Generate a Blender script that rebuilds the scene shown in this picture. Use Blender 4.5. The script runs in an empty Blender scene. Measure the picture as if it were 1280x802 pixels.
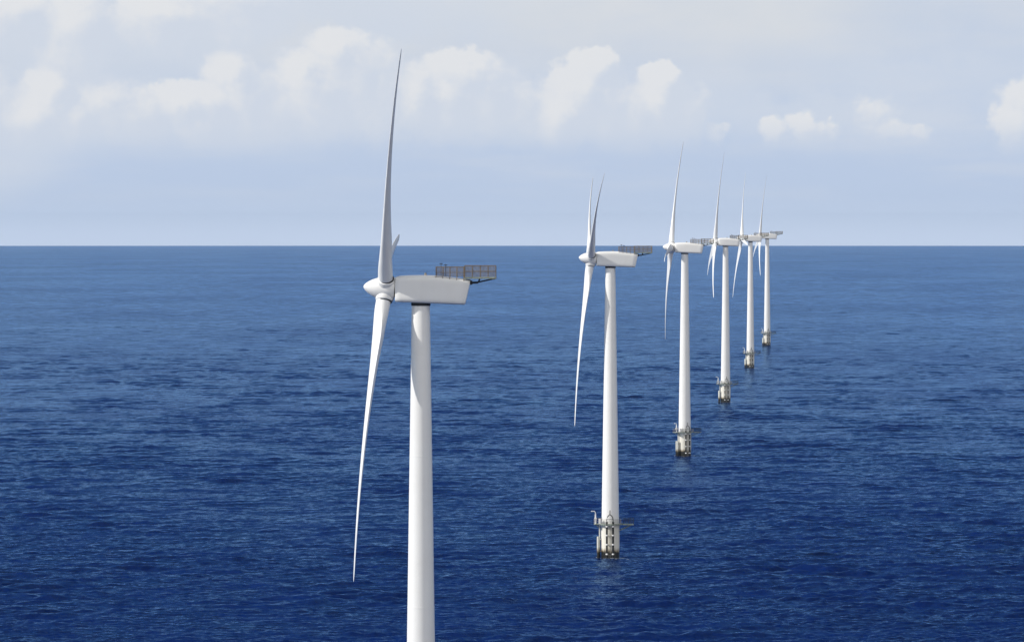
import bpy, bmesh, math, random
import numpy as np
from mathutils import Vector, Matrix

C = bpy.context.scene.collection
scn = bpy.context.scene
R = math.radians
PI = math.pi

# ------------------------------------------------------------------ camera
CAM_H = 78.7            # helicopter height above the sea
EARTH = 7.3e6           # earth radius with refraction: gives the real, dipped horizon
FPX = 6600.0            # focal length in photo pixels (1280 wide)
cam_d = bpy.data.cameras.new('camera')
cam = bpy.data.objects.new('camera', cam_d)
C.objects.link(cam)
cam_d.sensor_width = 36.0
cam_d.lens = 36.0 * FPX / 1280.0
cam_d.clip_start = 1.0
cam_d.clip_end = 120000.0
cam.location = (0, 0, CAM_H)
cam.rotation_euler = (R(90) - math.atan((401 - 276.4) / FPX), 0, 0)
scn.camera = cam

# ------------------------------------------------------------------ light
SUN_EL = 36.0
SUN_TOWARD = 12.5       # degrees the sun stands on the camera's side of straight left
sun_az = R(180 + SUN_TOWARD)          # direction TO the sun, measured from +x
to_sun = Vector((math.cos(sun_az) * math.cos(R(SUN_EL)), math.sin(sun_az) * math.cos(R(SUN_EL)), math.sin(R(SUN_EL))))
sun_d = bpy.data.lights.new('sun', 'SUN')
sun_d.energy = 4.1
sun_d.angle = R(0.55)
sun_d.color = (1.0, 0.955, 0.89)
sun = bpy.data.objects.new('sun', sun_d)
C.objects.link(sun)
sun.rotation_euler = to_sun.to_track_quat('Z', 'Y').to_euler()
sun.location = (-300, 0, 400)

vs = scn.view_settings
vs.view_transform = 'Standard'
vs.look = 'None'
vs.exposure = 0.0
vs.gamma = 1.0
vs.use_curve_mapping = False


def srgb(r, g, b):
    f = lambda v: (v / 255 / 12.92) if v / 255 <= 0.04045 else ((v / 255 + 0.055) / 1.055) ** 2.4
    return (f(r), f(g), f(b), 1.0)


class NT:
    """small helper to write node trees"""
    def __init__(self, tree):
        self.t = tree

    def n(self, kind, **kw):
        nd = self.t.nodes.new(kind)
        for k, v in kw.items():
            setattr(nd, k, v)
        return nd

    def put(self, sock, v):
        if isinstance(v, bpy.types.NodeSocket):
            self.t.links.new(v, sock)
        elif v is not None:
            sock.default_value = v

    def math(self, op, a, b=None, c=None, clamp=False):
        nd = self.n('ShaderNodeMath', operation=op, use_clamp=clamp)
        for s, v in zip(nd.inputs, (a, b, c)):
            self.put(s, v)
        return nd.outputs[0]

    def vec(self, op, a, b=None, scale=None):
        nd = self.n('ShaderNodeVectorMath', operation=op)
        self.put(nd.inputs[0], a)
        if b is not None:
            self.put(nd.inputs[1], b)
        if scale is not None:
            self.put(nd.inputs['Scale'], scale)
        return nd.outputs['Value'] if op in ('LENGTH', 'DOT_PRODUCT', 'DISTANCE') else nd.outputs[0]

    def ramp(self, v, a, b, c=0.0, d=1.0, smooth=True):
        nd = self.n('ShaderNodeMapRange', interpolation_type='SMOOTHSTEP' if smooth else 'LINEAR')
        nd.clamp = True
        for s, x in zip(nd.inputs, (v, a, b, c, d)):
            self.put(s, x)
        return nd.outputs[0]

    def mix(self, f, a, b, mode='MIX'):
        nd = self.n('ShaderNodeMix', data_type='RGBA', blend_type=mode)
        self.put(nd.inputs[0], f)
        self.put(nd.inputs[6], a)
        self.put(nd.inputs[7], b)
        return nd.outputs[2]

    def noise(self, vec, scale, detail=4.0, rough=0.55, out=0, lac=2.0):
        nd = self.n('ShaderNodeTexNoise')
        self.put(nd.inputs['Vector'], vec)
        self.put(nd.inputs['Scale'], scale)
        nd.inputs['Detail'].default_value = detail
        nd.inputs['Roughness'].default_value = rough
        nd.inputs['Lacunarity'].default_value = lac
        return nd.outputs[out]


# ------------------------------------------------------------------ sky
# a point of the sky dome in units of 100 photo pixels from the middle of the true horizon (1 unit = 0.87 degree)
def sky_at(x, y):
    return ((x - 640) / 100.0, (276.4 - y) / 100.0)


# cumulus heads standing on the far cloud bank: photo position, width, height, weight
PUFFS = [
    (62, 112, 24, 26, 1.0), (40, 142, 40, 26, 0.9), (90, 142, 38, 26, 0.8), (128, 120, 36, 16, 0.7), (158, 136, 50, 24, 0.6), (-50, 140, 70, 50, 0.9),
    (287, 86, 24, 24, 1.0), (306, 110, 34, 30, 0.9), (232, 118, 32, 16, 1.0), (260, 126, 32, 24, 0.9), (336, 132, 40, 28, 0.6),
    (376, 86, 24, 20, 0.9), (416, 57, 28, 18, 1.0), (444, 78, 38, 30, 0.8), (396, 106, 42, 28, 0.8), (474, 100, 34, 34, 0.6),
    (518, 110, 30, 22, 0.9), (578, 84, 38, 18, 0.9), (556, 112, 42, 26, 0.8), (606, 108, 32, 26, 0.7), (645, 120, 34, 24, 0.4),
    (742, 80, 24, 18, 1.0), (728, 102, 32, 22, 1.0), (702, 132, 32, 22, 0.9), (758, 118, 36, 26, 0.8), (790, 132, 34, 24, 0.7),
    (826, 97, 22, 16, 1.0), (820, 118, 28, 22, 0.9), (848, 130, 30, 24, 0.6),
    (896, 164, 12, 6, 0.5), (968, 158, 15, 8, 0.55), (1004, 152, 15, 10, 0.55), (1030, 160, 16, 7, 0.5), (1095, 136, 22, 14, 0.28), (1118, 160, 20, 7, 0.55), (1146, 167, 16, 6, 0.5),
    (1282, 122, 22, 15, 0.7), (1268, 150, 22, 18, 0.7), (1304, 130, 34, 26, 0.7), (1380, 130, 60, 40, 0.8),
    (95, 30, 40, 30, 0.9), (200, 14, 50, 20, 0.8), (12, 10, 44, 20, 0.9), (300, -8, 60, 24, 0.6),
]


# broad masses behind and between the heads
BANKS = [
    (250, 150, 300, 60, 0.8), (60, 185, 130, 66, 1.0), (15, 212, 80, 44, 1.0), (600, 145, 160, 56, 0.7), (790, 150, 130, 50, 0.7), (1030, 150, 200, 46, 0.9),
    (110, 40, 210, 46, 1.0), (380, 10, 220, 34, 0.9), (1150, 95, 120, 34, 0.5), (1310, 150, 90, 60, 0.9),
]


def cloud_group():
    g = bpy.data.node_groups.new('cumulus', 'ShaderNodeTree')
    g.interface.new_socket('P', in_out='INPUT', socket_type='NodeSocketVector')
    g.interface.new_socket('D', in_out='OUTPUT', socket_type='NodeSocketFloat')
    g.interface.new_socket('B', in_out='OUTPUT', socket_type='NodeSocketFloat')
    k = NT(g)
    gi = k.n('NodeGroupInput')
    go = k.n('NodeGroupOutput')
    p = gi.outputs[0]
    w1 = k.vec('SUBTRACT', k.noise(p, 2.6, 5.0, 0.55, 1), (0.5, 0.5, 0.5))
    w2 = k.vec('SUBTRACT', k.noise(p, 9.0, 4.0, 0.6, 1), (0.5, 0.5, 0.5))
    q = k.vec('ADD', p, k.vec('ADD', k.vec('SCALE', w1, scale=0.34), k.vec('SCALE', w2, scale=0.14)))
    acc = None
    for (x, y, w, h, a) in PUFFS:
        u, v = sky_at(x, y)
        d = k.vec('MULTIPLY', k.vec('SUBTRACT', q, (u, v, 0.0)), (100.0 / w, 100.0 / h, 0.0))
        d = k.vec('MAXIMUM', d, k.vec('MULTIPLY', d, (0.85, 0.45, 1.0)))
        s = k.math('MULTIPLY', k.math('SUBTRACT', 1.5, k.vec('LENGTH', d)), a)
        acc = s if acc is None else k.math('SMOOTH_MAX', acc, s, 0.30)
    # generic banks elsewhere round the horizon, so that the sky goes on outside the frame
    gen = k.math('SUBTRACT', k.noise(k.vec('MULTIPLY', q, (0.55, 0.9, 1.0)), 1.0, 6.0, 0.55), 0.52)
    gen = k.math('MULTIPLY', gen, 3.2)
    sep = k.n('ShaderNodeSeparateXYZ')
    k.put(sep.inputs[0], p)
    outside = k.ramp(k.math('ABSOLUTE', sep.outputs[0]), 7.0, 8.5)
    above = k.ramp(sep.outputs[1], 2.9, 3.8)
    gen = k.math('SUBTRACT', gen, k.math('MULTIPLY', k.math('SUBTRACT', 1.0, k.math('MAXIMUM', outside, above)), 2.0))
    acc = k.math('MAXIMUM', acc, gen)
    acc = k.math('ADD', acc, k.math('MULTIPLY', k.math('SUBTRACT', k.noise(p, 5.0, 6.0, 0.6), 0.5), 0.55))
    qb = k.vec('ADD', p, k.vec('ADD', k.vec('SCALE', k.vec('SUBTRACT', k.noise(p, 1.3, 6.0, 0.6, 1), (0.5, 0.5, 0.5)), scale=1.3), k.vec('SCALE', w2, scale=0.25)))
    body = None
    for (x, y, w, h, a) in BANKS:
        u, v = sky_at(x, y)
        d = k.vec('MULTIPLY', k.vec('SUBTRACT', qb, (u, v, 0.0)), (100.0 / w, 100.0 / h, 0.0))
        s = k.math('MULTIPLY', k.math('SUBTRACT', 1.2, k.vec('LENGTH', d)), a)
        body = s if body is None else k.math('SMOOTH_MAX', body, s, 0.3)
    k.put(go.inputs[1], k.math('MAXIMUM', body, k.math('SUBTRACT', gen, 0.1)))
    k.put(go.inputs[0], acc)
    return g


def make_world():
    w = bpy.data.worlds.new('World')
    scn.world = w
    w.use_nodes = True
    t = w.node_tree
    t.nodes.clear()
    k = NT(t)
    out = k.n('ShaderNodeOutputWorld')
    sky = k.n('ShaderNodeTexSky', sky_type='NISHITA')
    sky.sun_disc = False
    sky.sun_elevation = R(SUN_EL)
    # Blender: rotation 0 puts the sun at +y and turns clockwise seen from above
    sky.sun_rotation = (PI / 2 - sun_az) % (2 * PI)
    sky.altitude = 50
    sky.air_density = 1.0
    sky.dust_density = 0.6
    sky.ozone_density = 2.0
    bg1 = k.n('ShaderNodeBackground')
    k.put(bg1.inputs[0], k.mix(1.0, sky.outputs[0], (0.66, 0.84, 1.04, 1.0), 'MULTIPLY'))
    bg1.inputs[1].default_value = 0.06

    tc = k.n('ShaderNodeTexCoord')
    sep = k.n('ShaderNodeSeparateXYZ')
    k.put(sep.inputs[0], tc.outputs['Generated'])
    az = k.math('ARCTAN2', sep.outputs[0], sep.outputs[1])
    el = k.math('ARCSINE', sep.outputs[2])
    comb = k.n('ShaderNodeCombineXYZ')
    k.put(comb.inputs[0], k.math('MULTIPLY', az, 66.0))
    k.put(comb.inputs[1], k.math('MULTIPLY', el, 66.0))
    P = comb.outputs[0]
    v = comb.inputs[1].links[0].from_socket
    u = comb.inputs[0].links[0].from_socket

    g = cloud_group()
    def dens(off):
        nd = k.n('ShaderNodeGroup')
        nd.node_tree = g
        k.put(nd.inputs[0], k.vec('ADD', P, off))
        return nd.outputs[0], nd.outputs[1]
    d0, mass = dens((0, 0, 0))
    d1, _ = dens((-0.22, 0.20, 0))
    lit = k.ramp(k.math('SUBTRACT', d0, d1), -0.35, 0.75)      # towards the sun the cloud thins out: lit edge

    # clear air near the horizon, then the thin high sheet of cloud above it
    base = k.mix(k.ramp(v, -0.3, 0.35), srgb(203, 217, 241), srgb(187, 203, 228))
    wisps = k.noise(k.vec('MULTIPLY', P, (0.28, 2.2, 1.0)), 1.1, 5.0, 0.55)
    base = k.mix(k.math('MULTIPLY', k.ramp(wisps, 0.42, 0.70), k.ramp(v, 0.05, 0.6, 0.0, 0.75)), base, srgb(199, 210, 228))
    sheet_n = k.noise(k.vec('MULTIPLY', P, (0.35, 1.0, 1.0)), 1.3, 5.0, 0.55)
    sheet = k.math('ADD', k.ramp(v, 0.75, 2.9), k.math('MULTIPLY', k.math('SUBTRACT', sheet_n, 0.5), k.ramp(v, 0.3, 1.5, 0.0, 0.9)))
    sheet = k.math('SUBTRACT', sheet, k.ramp(u, 2.5, 6.8, 0.0, 0.42), clamp=True)
    sheet_c = k.mix(k.noise(P, 0.9, 4.0, 0.5), srgb(205, 213, 224), srgb(221, 223, 226))
    base = k.mix(sheet, base, sheet_c)
    # broad soft masses dissolving into the haze below
    col = k.mix(k.math('MULTIPLY', k.ramp(mass, -0.4, 0.6), k.ramp(k.math('ADD', v, k.ramp(u, -6.4, -5.0, 0.6, 0.0)), 0.55, 1.35, 0.0, 0.74)), base, srgb(206, 215, 229))
    # cumulus: lit round tops, blue-grey bodies, flat dissolving bases
    head = k.mix(lit, srgb(208, 216, 229), srgb(230, 231, 233))
    col = k.mix(k.math('MULTIPLY', k.ramp(d0, -0.02, 0.40), k.ramp(v, 0.70, 1.36, 0.0, 0.80)), col, head)
    # below the sea horizon the dome is just air
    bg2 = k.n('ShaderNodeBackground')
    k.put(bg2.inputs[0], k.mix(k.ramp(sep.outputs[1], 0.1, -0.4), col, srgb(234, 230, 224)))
    k.put(bg2.inputs[1], k.ramp(sep.outputs[1], 0.1, -0.4, 1.0, 1.45))      # unseen bright clouds added behind the camera to fill shaded sides

    # high up the clouds break and the blue Nishita sky takes over
    nz = k.noise(tc.outputs['Generated'], 3.0, 6.0, 0.55)
    behind = k.ramp(sep.outputs[1], 0.25, -0.35)  # unseen half of the sky, clouded over more as added fill
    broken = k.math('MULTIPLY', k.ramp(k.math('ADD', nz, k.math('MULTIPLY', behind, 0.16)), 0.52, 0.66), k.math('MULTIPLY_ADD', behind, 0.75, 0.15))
    low = k.ramp(v, 3.4, 6.0, 1.0, 0.0)
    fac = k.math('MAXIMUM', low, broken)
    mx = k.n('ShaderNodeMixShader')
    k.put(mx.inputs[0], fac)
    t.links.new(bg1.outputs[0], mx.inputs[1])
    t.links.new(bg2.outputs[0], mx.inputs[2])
    t.links.new(mx.outputs[0], out.inputs[0])


make_world()


# ------------------------------------------------------------------ materials
def principled(name):
    m = bpy.data.materials.new(name)
    m.use_nodes = True
    k = NT(m.node_tree)
    b = m.node_tree.nodes['Principled BSDF']
    return m, k, b


def mat_paint(name, col, rough=0.38, dirt=0.10, streak=0.0):
    m, k, b = principled(name)
    tc = k.n('ShaderNodeTexCoord')
    o = tc.outputs['Object']
    n1 = k.noise(o, 0.35, 5.0, 0.6)
    n2 = k.noise(k.vec('MULTIPLY', o, (2.2, 2.2, 0.10)), 1.0, 5.0, 0.6)
    f = k.math('ADD', k.ramp(n1, 0.40, 0.75, 0.0, dirt), k.ramp(n2, 0.52, 0.78, 0.0, streak))
    dark = tuple(c * 0.62 * t for c, t in zip(col[:3], (1.0, 0.97, 0.9))) + (1.0,)
    k.put(b.inputs['Base Color'], k.mix(f, col, dark))
    k.put(b.inputs['Roughness'], k.ramp(n1, 0.3, 0.7, rough - 0.06, rough + 0.10))
    b.inputs['IOR'].default_value = 1.45
    return m


def mat_metal(name, col, rough=0.55, metallic=0.4):
    m, k, b = principled(name)
    tc = k.n('ShaderNodeTexCoord')
    n = k.noise(tc.outputs['Object'], 3.0, 5.0, 0.6)
    k.put(b.inputs['Base Color'], k.mix(k.ramp(n, 0.35, 0.7), col, tuple(c * 0.55 for c in col[:3]) + (1,)))
    b.inputs['Roughness'].default_value = rough
    b.inputs['Metallic'].default_value = metallic
    return m


def mat_pile(name, col):
    """painted steel pile with streaks and a dark weed band at the waterline"""
    m, k, b = principled(name)
    tc = k.n('ShaderNodeTexCoord')
    o = tc.outputs['Object']
    sep = k.n('ShaderNodeSeparateXYZ')
    k.put(sep.inputs[0], o)
    n1 = k.noise(k.vec('MULTIPLY', o, (1.0, 1.0, 0.35)), 1.6, 6.0, 0.6)
    z = k.math('ADD', sep.outputs[2], k.math('MULTIPLY', k.math('SUBTRACT', n1, 0.5), 1.7))
    n2 = k.noise(k.vec('MULTIPLY', o, (3.0, 3.0, 0.15)), 1.0, 5.0, 0.6)
    stain = k.math('MULTIPLY', k.ramp(n2, 0.45, 0.75), k.ramp(sep.outputs[2], 8.0, 1.5, 0.10, 0.55))
    c = k.mix(stain, col, srgb(150, 136, 104))
    c = k.mix(k.ramp(z, 2.6, 1.5, 0.0, 0.85), c, srgb(112, 94, 56))
    c = k.mix(k.ramp(z, 1.85, 1.3), c, srgb(28, 27, 20))
    k.put(b.inputs['Base Color'], c)
    k.put(b.inputs['Roughness'], k.ramp(z, 0.8, 1.8, 0.35, 0.6))
    return m


M = {
    'white': mat_paint('white_coat', srgb(232, 232, 230), 0.42, 0.10, 0.06),
    'blade': mat_paint('blade_gelcoat', srgb(234, 235, 234), 0.36, 0.06),
    'shell': mat_paint('nacelle_gelcoat', srgb(230, 230, 228), 0.40, 0.10, 0.04),
    'pile': mat_pile('pile_coat', srgb(222, 219, 208)),
    'galv': mat_metal('galvanised_steel', srgb(150, 146, 140), 0.55, 0.5),
    'rail': mat_metal('weathered_railing', srgb(128, 112, 92), 0.6, 0.2),
    'mesh': mat_metal('wire_mesh_steel', srgb(150, 142, 136), 0.6, 0.3),
    'dark': mat_metal('dark_rubber', srgb(34, 36, 40), 0.7, 0.0),
    'tube': mat_metal('black_fender_steel', srgb(20, 21, 24), 0.75, 0.0),
    'ladder': mat_metal('ladder_aluminium', srgb(188, 186, 178), 0.5, 0.3),
    'deck': mat_metal('deck_grating', srgb(150, 160, 148), 0.65, 0.2),
    'pale': mat_pile('pale_fender_coat', srgb(205, 206, 198)),
}


# ------------------------------------------------------------------ mesh helpers
def obj(name, bm, mat, parent=None, smooth=True, flat_angle=35):
    me = bpy.data.meshes.new(name)
    bm.normal_update()
    bmesh.ops.recalc_face_normals(bm, faces=bm.faces)
    if smooth:
        lim = R(flat_angle)
        for f in bm.faces:
            f.smooth = True
        for e in bm.edges:
            if len(e.link_faces) == 2 and e.calc_face_angle(0) > lim:
                e.smooth = False
    bm.to_mesh(me)
    bm.free()
    me.materials.append(mat)
    o = bpy.data.objects.new(name, me)
    C.objects.link(o)
    if parent is not None:
        o.parent = parent
    return o


def loft(bm, rings, cap0=True, cap1=True):
    vr = [[bm.verts.new(p) for p in ring] for ring in rings]
    n = len(vr[0])
    for a, b in zip(vr[:-1], vr[1:]):
        for i in range(n):
            bm.faces.new((a[i], a[(i + 1) % n], b[(i + 1) % n], b[i]))
    if cap0:
        bm.faces.new(vr[0][::-1])
    if cap1:
        bm.faces.new(vr[-1])


def lathe_z(bm, prof, n=64, cap0=True, cap1=True, cx=0, cy=0):
    loft(bm, [[(cx + r * math.cos(2 * PI * i / n), cy + r * math.sin(2 * PI * i / n), z) for i in range(n)] for r, z in prof], cap0, cap1)


def tube(bm, pts, r, n=8):
    pts = [Vector(p) for p in pts]
    rings = []
    for i, p in enumerate(pts):
        if i == 0:
            d = pts[1] - p
        elif i == len(pts) - 1:
            d = p - pts[-2]
        else:
            d = (pts[i + 1] - p).normalized() + (p - pts[i - 1]).normalized()
        d.normalize()
        up = Vector((0, 0, 1)) if abs(d.z) < 0.9 else Vector((1, 0, 0))
        a = d.cross(up).normalized()
        b = d.cross(a).normalized()
        rings.append([p + a * (r * math.cos(2 * PI * j / n)) + b * (r * math.sin(2 * PI * j / n)) for j in range(n)])
    loft(bm, rings)


def box(bm, x0, x1, y0, y1, z0, z1):
    vs_ = [bm.verts.new((x, y, z)) for z in (z0, z1) for (x, y) in ((x0, y0), (x1, y0), (x1, y1), (x0, y1))]
    for f in ((3, 2, 1, 0), (4, 5, 6, 7), (0, 1, 5, 4), (1, 2, 6, 5), (2, 3, 7, 6), (3, 0, 4, 7)):
        bm.faces.new([vs_[i] for i in f])


# ------------------------------------------------------------------ the row of turbines
# photo x of the tower, distance, facing (n_y of the rotor axis), rotor azimuth, foundation turn, label
ROW = [
    (526.0, 680.5, 0.010, 40.0, 0, 'nearest, largest white wind turbine, its tower running out of the bottom of the picture'),
    (763.0, 1236.0, -0.023, 59.5, 0, 'white wind turbine with two blades raised in a narrow V, third hanging straight down'),
    (856.0, 1777.0, 0.075, -23.5, 24, 'white wind turbine third from the front, one blade up, one down'),
    (907.0, 2310.0, -0.015, 7.7, 10, 'white wind turbine third from the far end, two blades hanging in an inverted V'),
    (938.0, 2852.0, -0.041, -25.0, 12, 'small white wind turbine second from far end, nacelle reaching the last rotor'),
    (959.0, 3372.0, -0.040, 9.7, 16, 'smallest, farthest white wind turbine, rightmost in the row'),
]

# ------------------------------------------------------------------ sea
def make_sea():
    rng = np.random.default_rng(11)
    # azimuth columns (0 = straight ahead, +y): fine ahead, coarse all round
    fine = 0.128
    nf = 1100
    az_f = np.linspace(-fine, fine, nf)
    t = np.linspace(0, 1, 46)[1:]
    side = fine + (PI - fine) * t ** 2.2
    az = np.concatenate([-side[::-1][1:], az_f, side])
    az[-1] = PI
    # radial rows: a quarter of a rendered pixel each over the part of the sea in the picture
    fh = FPX * 0.8 * CAM_H
    q = np.arange(fh / 930.0, fh / 7000.0, -0.19)
    rad = np.concatenate([[2.0, 40.0, 120, 250, 400, 550, 680, 780, 850, 890, 910], fh / q, np.geomspace(7100, 36000, 120)])
    nr, nc = len(rad), len(az)
    RR, AA = np.meshgrid(rad, az, indexing='ij')
    X = RR * np.sin(AA)
    Y = RR * np.cos(AA)
    dr = np.gradient(rad)[:, None]
    dt = np.gradient(az)[None, :] * RR
    Z = np.zeros_like(X)
    H = np.zeros_like(X, dtype=np.float32)
    # gust patches: slow changes of wave energy over the surface
    gust = np.zeros_like(X)
    for _ in range(10):
        lam = rng.uniform(140, 700)
        th = rng.uniform(0, 2 * PI)
        gust += np.sin(2 * PI / lam * (X * math.cos(th) + Y * math.sin(th) * 0.55) + rng.uniform(0, 6.28))
    gust = 1.0 + 0.16 * gust / math.sqrt(5)
    groups = np.zeros_like(X)       # wave groups: now and then a set of steeper seas
    for _ in range(14):
        lam = rng.uniform(35, 150)
        th = rng.uniform(0, 2 * PI)
        groups += np.sin(2 * PI / lam * (X * math.cos(th) + Y * math.sin(th)) + rng.uniform(0, 6.28))
    groups = np.clip(0.85 + 0.55 * groups / math.sqrt(7), 0.2, 2.4)
    wind = R(8)            # the wind blows left to right, like the rotors face
    NW = 170
    lams = np.exp(rng.uniform(math.log(1.3), math.log(42.0), NW))
    lams = np.concatenate([lams, np.exp(rng.uniform(math.log(1.0), math.log(3.2), 50))])     # short wind chop
    for lam in lams:
        kk = 2 * PI / lam
        spread = 0.55 if lam > 15 else 0.95
        if rng.random() < 0.6:
            th = R(-72) + rng.normal(0, 0.45)      # old swell and chop running towards the camera
        else:
            th = wind + rng.normal(0, spread)
        kx, ky = kk * math.cos(th), kk * math.sin(th)
        slope = 0.029 * (1.0 if lam < 5 else (5 / lam) ** 0.85)
        amp = slope / kk
        kr = kx * np.sin(AA) + ky * np.cos(AA)
        kt = kx * np.cos(AA) - ky * np.sin(AA)
        att = np.exp(-((kr * dr / 2.2) ** 2 + (kt * dt / 2.2) ** 2))
        ph = kx * X + ky * Y + rng.uniform(0, 2 * PI)
        s = np.sin(ph)
        if 7.0 < lam < 26.0:
            amp = amp * groups
        # sharpened crests, flat troughs
        H += (amp * att * (s + 0.12 * np.cos(2 * ph))).astype(np.float32)
    Z = H * gust - (RR ** 2) / (2 * EARTH)
    me = bpy.data.meshes.new('sea')
    co = np.stack([X, Y, Z], -1).reshape(-1, 3).astype(np.float32)
    i = np.arange(nr - 1)[:, None] * nc + np.arange(nc - 1)[None, :]
    quads = np.stack([i, i + nc, i + nc + 1, i + 1], -1).reshape(-1, 4)
    nq = len(quads)
    me.vertices.add(len(co))
    me.vertices.foreach_set('co', co.ravel())
    me.loops.add(nq * 4)
    me.loops.foreach_set('vertex_index', quads.ravel().astype(np.int32))
    me.polygons.add(nq)
    me.polygons.foreach_set('loop_start', np.arange(0, nq * 4, 4, dtype=np.int32))
    me.polygons.foreach_set('use_smooth', np.ones(nq, dtype=bool))
    me.update(calc_edges=True)
    me.validate()
    # broken water round the foot of each pile
    foam = np.zeros(X.shape, dtype=np.float32)
    for px, dist in ((r_[0], r_[1]) for r_ in ROW):
        dx, dy = X - (px - 640.0) / FPX * dist, Y - dist
        d = np.sqrt(dx * dx + dy * dy * 0.5)
        foam = np.maximum(foam, np.exp(-((d - 2.3) / 1.5) ** 2) + 0.45 * np.exp(-((dx - 3.0) / 5.0) ** 2 - ((dy + 3.0) / 6.0) ** 2))
    fa = me.attributes.new('foam', 'FLOAT', 'POINT')
    fa.data.foreach_set('value', np.clip(foam, 0, 1).ravel().astype(np.float32))
    if me.polygons[0].normal.z < 0:
        me.flip_normals()

    m, k, b = principled('sea_water')
    geo = k.n('ShaderNodeNewGeometry')
    pos = geo.outputs['Position']
    big = k.noise(k.vec('MULTIPLY', pos, (1.0, 0.40, 0.0)), 0.0045, 4.0, 0.55)
    streak = k.noise(k.vec('MULTIPLY', pos, (1.0, 0.55, 0.0)), 0.050, 6.0, 0.85)
    patch = k.math('ADD', k.math('MULTIPLY', big, 0.22), k.math('MULTIPLY', streak, 0.78))     # cat's-paws of wind
    m.node_tree.nodes.remove(b)
    body = k.n('ShaderNodeBsdfDiffuse')            # light scattered back out of the deep water
    k.put(body.inputs['Color'], k.mix(k.ramp(patch, 0.38, 0.62), srgb(6, 23, 64), srgb(10, 34, 88)))
    mirror = k.n('ShaderNodeBsdfGlossy', distribution='GGX')
    mirror.inputs['Color'].default_value = (0.36, 0.61, 0.97, 1)     # seen through a polarising filter
    mirror.inputs['Roughness'].default_value = 0.06
    fres = k.n('ShaderNodeFresnel')
    fres.inputs['IOR'].default_value = 1.333
    mixs = k.n('ShaderNodeMixShader')
    k.put(mixs.inputs[0], k.math('MULTIPLY', fres.outputs[0], k.ramp(patch, 0.34, 0.66, 0.86, 0.48)))
    m.node_tree.links.new(body.outputs[0], mixs.inputs[1])
    m.node_tree.links.new(mirror.outputs[0], mixs.inputs[2])
    fat = k.n('ShaderNodeAttribute', attribute_name='foam')
    froth = k.math('ADD', k.noise(pos, 1.1, 5.0, 0.65), k.math('MULTIPLY', fat.outputs['Fac'], 0.19))
    foamy = k.n('ShaderNodeBsdfDiffuse')
    foamy.inputs['Color'].default_value = srgb(205, 212, 214)
    mixf = k.n('ShaderNodeMixShader')
    k.put(mixf.inputs[0], k.math('MULTIPLY', k.ramp(froth, 0.66, 0.80, 0.0, 0.85), k.math('GREATER_THAN', fat.outputs['Fac'], 0.02)))
    m.node_tree.links.new(mixs.outputs[0], mixf.inputs[1])
    m.node_tree.links.new(foamy.outputs[0], mixf.inputs[2])
    mixs = mixf
    m.node_tree.links.new(mixs.outputs[0], m.node_tree.nodes['Material Output'].inputs['Surface'])
    h1 = k.noise(k.vec('MULTIPLY', pos, (1.0, 0.75, 1.0)), 0.55, 3.0, 0.6)
    h2 = k.noise(k.vec('MULTIPLY', pos, (1.0, 0.8, 1.0)), 2.2, 4.0, 0.62)
    hh = k.math('ADD', k.math('MULTIPLY', h1, 0.30), k.math('MULTIPLY', h2, 0.07))
    bmp = k.n('ShaderNodeBump')
    bmp.inputs['Distance'].default_value = 1.0
    k.put(bmp.inputs['Strength'], k.ramp(patch, 0.36, 0.64, 0.40, 1.05))
    k.put(bmp.inputs['Height'], hh)
    for nd in (body, mirror, fres):
        k.put(nd.inputs['Normal'], bmp.outputs[0])
    me.materials.append(m)
    o = bpy.data.objects.new('sea', me)
    C.objects.link(o)
    o['kind'] = 'structure'
    return o


make_sea()


# ------------------------------------------------------------------ haze
def make_haze():
    bm = bmesh.new()
    box(bm, -36500, 36500, -36500, 36500, -92.0, 125.0)
    m = bpy.data.materials.new('haze_air')
    m.use_nodes = True
    t = m.node_tree
    t.nodes.clear()
    out = t.nodes.new('ShaderNodeOutputMaterial')
    v = t.nodes.new('ShaderNodeVolumePrincipled')
    v.inputs['Color'].default_value = (0.60, 0.78, 1.0, 1)
    v.inputs['Density'].default_value = HAZE
    v.inputs['Anisotropy'].default_value = 0.0
    t.links.new(v.outputs[0], out.inputs['Volume'])
    o = obj('haze', bm, m, smooth=False)
    o['kind'] = 'stuff'


HAZE = 0.85e-5
make_haze()


# ------------------------------------------------------------------ turbine
HUB_X, HUB_Z = -4.55, 70.05
TILT = R(5.5)
LB = 39.4


def interp(x, tab):
    xs = [a for a, _ in tab]
    ys = [b for _, b in tab]
    return float(np.interp(x, xs, ys))


def smooth_interp(x, tab):
    """monotone-ish cubic through the table"""
    xs = [a for a, _ in tab]
    ys = [b for _, b in tab]
    if x <= xs[0]:
        return ys[0]
    if x >= xs[-1]:
        return ys[-1]
    i = max(j for j in range(len(xs) - 1) if xs[j] <= x)
    def m(j):
        if j == 0:
            return (ys[1] - ys[0]) / (xs[1] - xs[0])
        if j == len(xs) - 1:
            return (ys[-1] - ys[-2]) / (xs[-1] - xs[-2])
        d0 = (ys[j] - ys[j - 1]) / (xs[j] - xs[j - 1])
        d1 = (ys[j + 1] - ys[j]) / (xs[j + 1] - xs[j])
        return 0.0 if d0 * d1 <= 0 else 2 * d0 * d1 / (d0 + d1)
    h = xs[i + 1] - xs[i]
    t = (x - xs[i]) / h
    return ((2 * t ** 3 - 3 * t * t + 1) * ys[i] + (t ** 3 - 2 * t * t + t) * h * m(i)
            + (-2 * t ** 3 + 3 * t * t) * ys[i + 1] + (t ** 3 - t * t) * h * m(i + 1))


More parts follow.
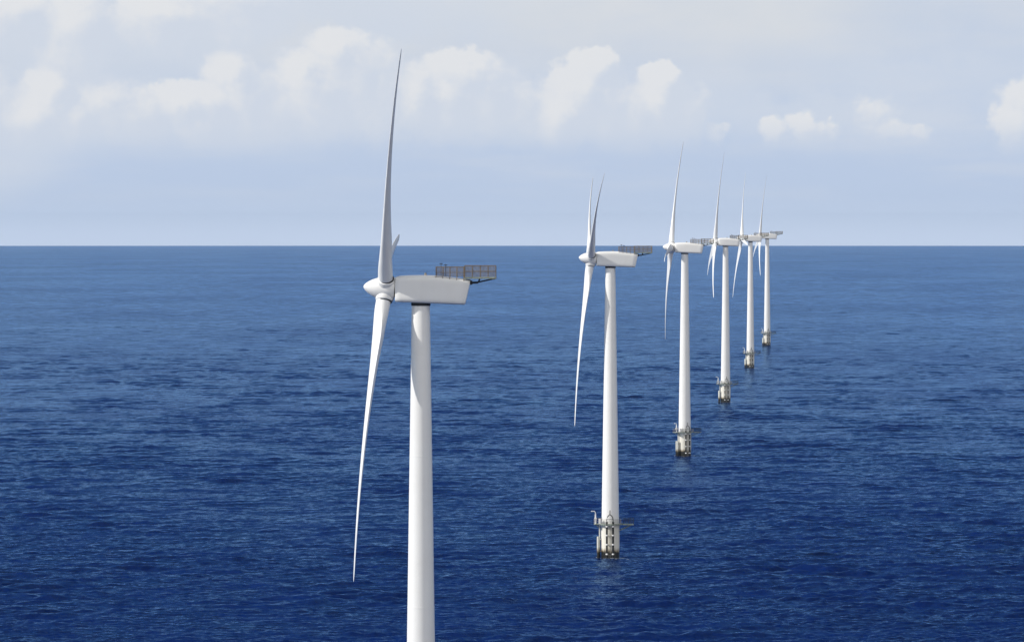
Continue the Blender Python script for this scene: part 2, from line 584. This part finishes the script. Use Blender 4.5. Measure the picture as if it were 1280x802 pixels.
def blade_bm():
    chord = [(1.3, 1.9), (3.0, 1.95), (5.0, 2.6), (7.6, 3.35), (10, 3.2), (15, 2.65), (22, 1.95), (29, 1.45), (35, 1.05), (38.4, 0.75), (39.2, 0.38), (LB, 0.06)]
    thick = [(1.3, 1.9), (3.0, 1.86), (5.0, 1.62), (7.6, 1.25), (10, 0.98), (15, 0.66), (22, 0.40), (29, 0.25), (35, 0.15), (38.4, 0.10), (LB, 0.02)]
    twist = [(1.3, 13), (7.6, 13), (10, 11.8), (15, 10.0), (22, 9.0), (29, 8.6), (35, 8.4), (LB, 8.0)]
    rnd = [(1.3, 1.0), (2.8, 1.0), (7.0, 0.0), (LB, 0.0)]
    flex = lambda r: -0.62 * 4 * (r / LB) * (1 - r / LB) - 0.06 * r / LB
    rs = [1.3, 1.8, 2.4, 3.0, 3.6, 4.2, 5.0, 5.8, 6.6, 7.6, 8.6, 10, 11.5, 13, 15, 17, 19, 21, 23, 25, 27, 29, 31, 33, 35, 36.5, 37.6, 38.4, 38.9, 39.2, LB]
    n = 36
    bm = bmesh.new()
    rings = []
    for r in rs:
        c, t = smooth_interp(r, chord), smooth_interp(r, thick)
        be = R(smooth_interp(r, twist))
        w = smooth_interp(r, rnd)
        ec = Vector((-math.sin(be), -math.cos(be), 0))
        et = Vector((math.cos(be), -math.sin(be), 0))
        ring = []
        for i in range(n):
            ph = 2 * PI * i / n                       # 0 = trailing edge
            u = 0.5 * (1 + math.cos(ph))              # 1 at the trailing edge
            x = u
            yt = 5 * (0.2969 * math.sqrt(x) - 0.1260 * x - 0.3516 * x * x + 0.2843 * x ** 3 - 0.1036 * x ** 4) * t
            yc = 0.03 * c * (1 - (2 * x - 0.9) ** 2)
            s = 1 if math.sin(ph) >= 0 else -1
            af = ec * ((0.32 - x) * c) + et * (s * yt + yc)
            ci = ec * (-math.cos(ph) * c / 2) + et * (math.sin(ph) * t / 2)
            p = af.lerp(ci, w)
            ring.append((p.x + flex(r), p.y, r))
        rings.append(ring)
    loft(bm, rings)
    return bm


def nacelle_bm():
    # stations along x: half width, top, bottom, corner exponent; z relative to the hub
    st = [(-3.28, 1.42, 1.46, -1.58), (-3.18, 1.52, 1.58, -1.65), (-2.6, 1.62, 1.70, -1.68), (-1.4, 1.68, 1.75, -1.74),
          (0.0, 1.70, 1.77, -1.80), (1.8, 1.70, 1.74, -1.86), (3.6, 1.69, 1.55, -1.93), (5.2, 1.66, 1.36, -1.99),
          (6.32, 1.63, 1.24, -2.02), (6.44, 1.56, 1.17, -1.94)]
    n = 56
    bm = bmesh.new()
    rings = []
    for (x, hw, zt, zb) in st:
        ring = []
        cz, hz = (zt + zb) / 2, (zt - zb) / 2
        for i in range(n):
            a = 2 * PI * (i + 0.5) / n
            ca, sa = math.cos(a), math.sin(a)
            e = 2 / (5.5 if sa > 0 else 7.5)
            yy = hw * math.copysign(abs(ca) ** e, ca)
            zz = cz + hz * math.copysign(abs(sa) ** e, sa)
            slant = 0.72 * max(0.0, (x - 4.2) / 2.2) * ((zz - 1.2) / 3.2)   # rear wall leans under
            ring.append((x + slant, yy, zz))
        rings.append(ring)
    loft(bm, rings)
    return bm


def spinner_bm():
    prof = [(0.03, 2.86), (0.20, 2.80), (0.45, 2.60), (0.74, 2.25), (1.02, 1.78), (1.26, 1.22), (1.44, 0.62), (1.55, 0.0), (1.58, -0.5), (1.55, -0.95), (1.46, -1.16), (1.30, -1.2)]
    n = 64
    bm = bmesh.new()
    loft(bm, [[(-a, r * math.cos(2 * PI * i / n), r * math.sin(2 * PI * i / n)) for i in range(n)] for r, a in prof])
    return bm


def collar_bm(th):
    bm = bmesh.new()
    lathe_z(bm, [(1.14, 0.9), (1.14, 1.52), (1.10, 1.64), (1.04, 1.70), (0.99, 1.70)], 40)
    bmesh.ops.rotate(bm, verts=bm.verts, cent=(0, 0, 0), matrix=Matrix.Rotation(th, 3, 'X'))
    return bm


def mesh_panel(bm, p0, p1, z0, z1, step=0.13, w=0.022):
    """a vertical panel of welded wire between two ground points"""
    p0, p1 = Vector(p0), Vector(p1)
    d = p1 - p0
    L = d.length
    d.normalize()
    nn = Vector((-d.y, d.x, 0)) * (w / 2)
    def bar(a, b, dirw):
        v = [a - nn - dirw, a + nn - dirw, a + nn + dirw, a - nn + dirw]
        u = [b - nn - dirw, b + nn - dirw, b + nn + dirw, b - nn + dirw]
        A = [bm.verts.new(x) for x in v]
        B = [bm.verts.new(x) for x in u]
        for i in range(4):
            bm.faces.new((A[i], A[(i + 1) % 4], B[(i + 1) % 4], B[i]))
        bm.faces.new(A[::-1])
        bm.faces.new(B)
    k = int(L / step)
    for i in range(1, k):
        q = p0 + d * (L * i / k)
        bar(Vector((q.x, q.y, z0)), Vector((q.x, q.y, z1)), d * (w / 2))
    kz = int((z1 - z0) / step)
    for i in range(1, kz):
        z = z0 + (z1 - z0) * i / kz
        bar(Vector((p0.x, p0.y, z)), Vector((p1.x, p1.y, z)), Vector((0, 0, w / 2)))


def railing(bm, pts, z0, z1, posts, closed=False, r=0.035, mids=(0.5,), zf=None):
    """posts and rails along a ground polyline"""
    P = [Vector((p[0], p[1], 0)) for p in pts]
    if closed:
        P.append(P[0].copy())
    for i in range(len(P) - 1):
        a, b = P[i], P[i + 1]
        for f in (1.0,) + tuple(mids):
            z = z0 + (z1 - z0) * f
            tube(bm, [(a.x, a.y, z), (b.x, b.y, z)], r * (1.2 if f == 1.0 else 0.8), 6)
        k = max(1, round((b - a).length / posts))
        for j in range(k + (1 if i == len(P) - 2 and not closed else 0)):
            q = a + (b - a) * (j / k)
            tube(bm, [(q.x, q.y, z0 if zf is None else zf(q.x)), (q.x, q.y, z1)], r, 6)


def make_turbine():
    root = bpy.data.objects.new('wind_turbine', None)
    C.objects.link(root)

    # --- standing parts
    bm = bmesh.new()
    lathe_z(bm, [(2.14, -6.0), (2.14, 7.3), (2.22, 7.35), (2.22, 7.75), (2.05, 7.8)], 72)
    pile = obj('foundation_pile', bm, M['pile'], root)

    bm = bmesh.new()
    prof = [(2.04, 7.75)]
    for z in np.linspace(8.4, 67.95, 40):
        prof.append((2.04 + (1.16 - 2.04) * ((z - 8.4) / 59.55), float(z)))
    lathe_z(bm, prof, 72)
    tower = obj('tower', bm, M['white'], root)
    for z in (29.0, 48.5):
        bm = bmesh.new()
        r = 2.04 + (1.16 - 2.04) * ((z - 8.4) / 59.55)
        lathe_z(bm, [(r - 0.02, z - 0.10), (r + 0.012, z - 0.08), (r + 0.012, z + 0.08), (r - 0.02, z + 0.10)], 72)
        obj('flange_joint', bm, M['white'], tower)
    bm = bmesh.new()
    box(bm, -0.45, 0.45, -2.10, -1.9, 8.2, 10.4)
    bmesh.ops.bevel(bm, geom=[e for e in bm.edges], offset=0.05, segments=2, affect='EDGES')
    bmesh.ops.rotate(bm, verts=bm.verts, cent=(0, 0, 0), matrix=Matrix.Rotation(R(150), 3, 'Z'))
    obj('door', bm, M['galv'], tower)
    bm = bmesh.new()
    lathe_z(bm, [(1.22, 67.85), (1.24, 67.9), (1.24, 68.3)], 64)
    obj('yaw_bearing', bm, M['dark'], tower)

    # --- service deck
    bm = bmesh.new()
    n = 56
    ring = lambda r, z: [(r * math.cos(2 * PI * i / n), r * math.sin(2 * PI * i / n), z) for i in range(n)]
    vr = [[bm.verts.new(p) for p in ring(*a)] for a in ((2.23, 7.82), (3.05, 7.82), (3.05, 8.06), (2.23, 8.06))]
    for j in range(4):
        for i in range(n):
            a, b = vr[j], vr[(j + 1) % 4]
            bm.faces.new((a[i], a[(i + 1) % n], b[(i + 1) % n], b[i]))
    box(bm, -3.85, -2.5, -1.3, 1.3, 7.84, 8.04)
    box(bm, 2.95, 5.45, -1.6, 1.6, 7.80, 7.98)
    for y in (-1.0, 1.0):
        tube(bm, [(2.0, y, 6.4), (4.9, y, 7.78)], 0.07, 6)
        tube(bm, [(-2.0, y, 6.7), (-3.4, y, 7.82)], 0.07, 6)
    deck = obj('service_deck', bm, M['deck'], root, flat_angle=30)
    def arc(a0, a1, r=2.98, k=9):
        return [(r * math.cos(R(a0 + (a1 - a0) * i / k)), r * math.sin(R(a0 + (a1 - a0) * i / k))) for i in range(k + 1)]
    for pts, z0, sp in ((arc(34, 152), 8.06, 0.9), (arc(208, 252), 8.06, 0.9), (arc(286, 326), 8.06, 0.9),
                        ([(-2.7, -1.25), (-3.8, -1.25), (-3.8, 1.25), (-2.7, 1.25)], 8.04, 0.7)):
        bm = bmesh.new()
        railing(bm, pts, z0, 9.15, sp, r=0.028)
        obj('guard_rail', bm, M['galv'], deck)
    bm = bmesh.new()
    railing(bm, [(3.05, -1.55), (5.4, -1.55), (5.4, 1.55), (3.05, 1.55)], 7.98, 9.25, 0.6, r=0.035, mids=(0.35, 0.7))
    obj('laydown_rail', bm, M['tube'], deck)
    bm = bmesh.new()
    lathe_z(bm, [(0.17, 8.04), (0.15, 10.2), (0.13, 10.5)], 14, cx=-3.5, cy=-0.9)
    tube(bm, [(-3.5, -0.9, 10.3), (-3.55, -0.95, 10.75), (-3.75, -1.0, 10.98), (-4.5, -1.2, 11.0)], 0.11, 8)
    box(bm, -3.75, -3.25, -1.15, -0.65, 8.9, 9.5)
    obj('davit_crane', bm, M['white'], deck)
    bm = bmesh.new()
    box(bm, -2.75, -2.25, -1.9, -1.3, 8.07, 9.3)
    bmesh.ops.bevel(bm, geom=[e for e in bm.edges], offset=0.04, segments=2, affect='EDGES')
    obj('switch_cabinet', bm, M['white'], deck)

    # --- boat landing: two black fender tubes with a ladder between, on white brackets
    yb = -2.72
    for x in (-0.86, 0.58):
        bm = bmesh.new()
        tube(bm, [(x, yb, -5), (x, yb, 8.6)], 0.23, 14)
        fend = obj('fender_tube', bm, M['tube'], root)
        for z in (1.05, 3.3, 5.45, 7.5):
            bm = bmesh.new()
            lathe_z(bm, [(0.235, z - 0.16), (0.27, z - 0.12), (0.27, z + 0.12), (0.235, z + 0.16)], 14, cx=x, cy=yb)
            tube(bm, [(x, yb + 0.2, z), (x * 0.85, -1.95, z)], 0.10, 8)
            obj('bracket', bm, M['white'], fend)
    bm = bmesh.new()
    for x in (-0.36, 0.08):
        tube(bm, [(x, yb + 0.22, -3), (x, yb + 0.22, 9.2)], 0.024, 8)
    z = -2.0
    while z < 9.0:
        tube(bm, [(-0.36, yb + 0.22, z), (0.08, yb + 0.22, z)], 0.013, 6)
        z += 0.35
    lad = obj('ladder', bm, M['ladder'], root)
    for z in (1.05, 3.3, 5.45, 7.5):
        bm = bmesh.new()
        tube(bm, [(-0.80, yb + 0.12, z), (-0.14, yb + 0.34, z - 0.32), (0.52, yb + 0.12, z)], 0.05, 6)
        obj('cross_brace', bm, M['galv'], lad)
    bm = bmesh.new()
    for s in (-1, 1):
        tube(bm, [(-0.14 + 0.72 * s, yb, 8.55), (-0.14 + 0.74 * s, yb + 0.05, 9.2), (-0.14 + 0.58 * s, yb + 0.1, 9.75), (-0.14 + 0.22 * s, yb + 0.15, 10.15), (-0.14, yb + 0.16, 10.35)], 0.10, 8)
    tube(bm, [(-0.14, yb + 0.16, 10.3), (-0.14, yb + 0.16, 11.3)], 0.09, 8)
    tube(bm, [(-0.8, yb + 0.06, 9.2), (0.5, yb + 0.06, 9.2)], 0.05, 6)
    obj('safety_hoop', bm, M['tube'], root)

    # --- pale side fenders and the cable tube on the left flank
    for y, rr in ((-0.5, 0.30), (0.45, 0.28)):
        bm = bmesh.new()
        tube(bm, [(-2.85, y, -5), (-2.85, y, 5.0)], rr, 14)
        for z in (1.6, 4.4):
            tube(bm, [(-2.85, y, z), (-2.0, y * 0.8, z)], 0.12, 8)
        obj('side_fender', bm, M['pale'], root)
    bm = bmesh.new()
    tube(bm, [(-2.5, -0.1, -4), (-2.5, -0.1, 7.8)], 0.16, 10)
    obj('cable_tube', bm, M['pale'], root)

    # --- head: everything that yaws; local origin at the tower axis at hub height
    nac = obj('nacelle', nacelle_bm(), M['shell'], root, flat_angle=40)
    bm = bmesh.new()
    n = 40
    loft(bm, [[(x, 1.12 * math.cos(2 * PI * i / n), 0.08 + 1.12 * math.sin(2 * PI * i / n)) for i in range(n)] for x in (-3.62, -3.2)])
    obj('shaft_seal', bm, M['dark'], nac)
    for x, h in ((2.6, 3.35), (3.2, 3.2)):
        bm = bmesh.new()
        tube(bm, [(x, 0.7, 1.45), (x, 0.7, h)], 0.035, 8)
        tube(bm, [(x - 0.22, 0.7, h - 0.1), (x + 0.22, 0.7, h - 0.1)], 0.05, 6)
        obj('wind_vane', bm, M['dark'], nac)
    bm = bmesh.new()
    lathe_z(bm, [(0.16, 1.6), (0.17, 1.9), (0.13, 2.05), (0.05, 2.1)], 16, cx=0.6, cy=0.0)
    obj('warning_lamp', bm, M['galv'], nac)

    # --- hoist platform on the nacelle's back
    top = lambda x: interp(x, [(-1.4, 1.72), (1.8, 1.70), (3.6, 1.50), (5.2, 1.31), (6.25, 1.2)])
    bm = bmesh.new()
    box(bm, 5.62, 9.72, -2.0, 2.0, 1.44, 1.54)
    for y in (-1.95, -0.65, 0.65, 1.95):
        box(bm, 5.60, 9.74, y - 0.05, y + 0.05, 1.34, 1.437)
    plat = obj('hoist_platform', bm, M['deck'], root, flat_angle=30)
    bm = bmesh.new()
    railing(bm, [(5.66, -1.97), (9.68, -1.97), (9.68, 1.97), (5.66, 1.97)], 1.54, 3.0, 1.0, closed=True, r=0.038)
    railing(bm, [(5.55, -1.5), (1.98, -1.5), (1.98, 1.5), (5.55, 1.5)], 1.42, 2.84, 1.0, r=0.038, zf=lambda x: top(x) - 0.25)
    obj('railing', bm, M['rail'], plat)
    bm = bmesh.new()
    for a, b in (((5.66, -1.97), (9.68, -1.97)), ((9.68, -1.97), (9.68, 1.97)), ((5.66, 1.97), (9.68, 1.97)), ((5.66, -1.97), (5.66, 1.97))):
        mesh_panel(bm, (*a, 0), (*b, 0), 1.54, 3.0)
    for a, b in (((1.98, -1.5), (5.55, -1.5)), ((1.98, 1.5), (5.55, 1.5)), ((1.98, -1.5), (1.98, 1.5))):
        mesh_panel(bm, (*a, 0), (*b, 0), 1.55, 2.84)
    obj('wire_mesh', bm, M['mesh'], plat, smooth=False)
    for y in (-1.2, 1.2):
        bm = bmesh.new()
        tube(bm, [(6.3, y, 0.80), (7.4, y, 0.84)], 0.13, 10)
        tube(bm, [(7.3, y, 0.86), (9.6, y, 1.36)], 0.085, 8)
        tube(bm, [(7.45, y, 0.85), (7.6, y, 1.40)], 0.085, 8)
        box(bm, 6.38, 6.62, y - 0.22, y + 0.22, 0.55, 1.08)
        obj('strut', bm, M['dark'], plat)

    # --- rotor
    spin = obj('spinner', spinner_bm(), M['shell'], root, flat_angle=50)
    for th in (0, 120, 240):
        obj('blade_collar', collar_bm(R(th)), M['shell'], spin, flat_angle=50)
    b0 = obj('blade', blade_bm(), M['blade'], root, flat_angle=60)
    bm = bmesh.new()
    lathe_z(bm, [(0.9, 1.66), (1.005, 1.68), (1.005, 1.80), (0.9, 1.82)], 40)
    obj('root_seal', bm, M['dark'], b0)
    for _ in range(2):
        b = b0.copy()
        C.objects.link(b)
        for ch in b0.children:
            c = ch.copy()
            C.objects.link(c)
            c.parent = b
    return root


HEAD = ('nacelle', 'hoist_platform', 'spinner', 'blade')


def kind_of(o):
    return o.name.split('.')[0]


def copy_tree(o, parent=None):
    c = o.copy()
    C.objects.link(c)
    c.parent = parent
    for ch in o.children:
        copy_tree(ch, c)
    return c


def pose(root, yaw, theta, base_turn):
    """turn the head into the wind by yaw, the rotor to azimuth theta and the foundation by base_turn"""
    hub = Matrix.Translation((0, 0, 70.0)) @ Matrix.Rotation(yaw, 4, 'Z')
    k = 0
    for ch in root.children:
        kd = kind_of(ch)
        if kd in ('nacelle', 'hoist_platform'):
            ch.matrix_basis = hub
        elif kd in ('spinner', 'blade'):
            th = theta
            if kd == 'blade':
                th = theta + k * 2 * PI / 3
                k += 1
            ch.matrix_basis = hub @ Matrix.Translation((HUB_X, 0, HUB_Z - 70.0)) @ Matrix.Rotation(TILT, 4, 'Y') @ Matrix.Rotation(th, 4, 'X')
        else:
            ch.matrix_basis = Matrix.Rotation(base_turn, 4, 'Z')


proto = make_turbine()
bpy.context.view_layer.update()
for i, (px, dist, ny, th, turn, label) in enumerate(ROW):
    o = proto if i == 0 else copy_tree(proto)
    x = (px - 640.0) / FPX * dist
    o.location = (x, dist, -(x * x + dist * dist) / (2 * EARTH))
    # rotor axis is -x turned by yaw: n = (-cos, -sin)
    pose(o, -math.asin(ny), R(th), R(turn))
    o['label'] = label
    o['category'] = 'wind turbine'
    o['group'] = 'wind turbines standing in a row in the sea'

scn.render.engine = 'CYCLES'
scn.cycles.max_bounces = 6
scn.cycles.volume_bounces = 0
scn.cycles.use_denoising = True
scn.cycles.denoiser = 'OPENIMAGEDENOISE'
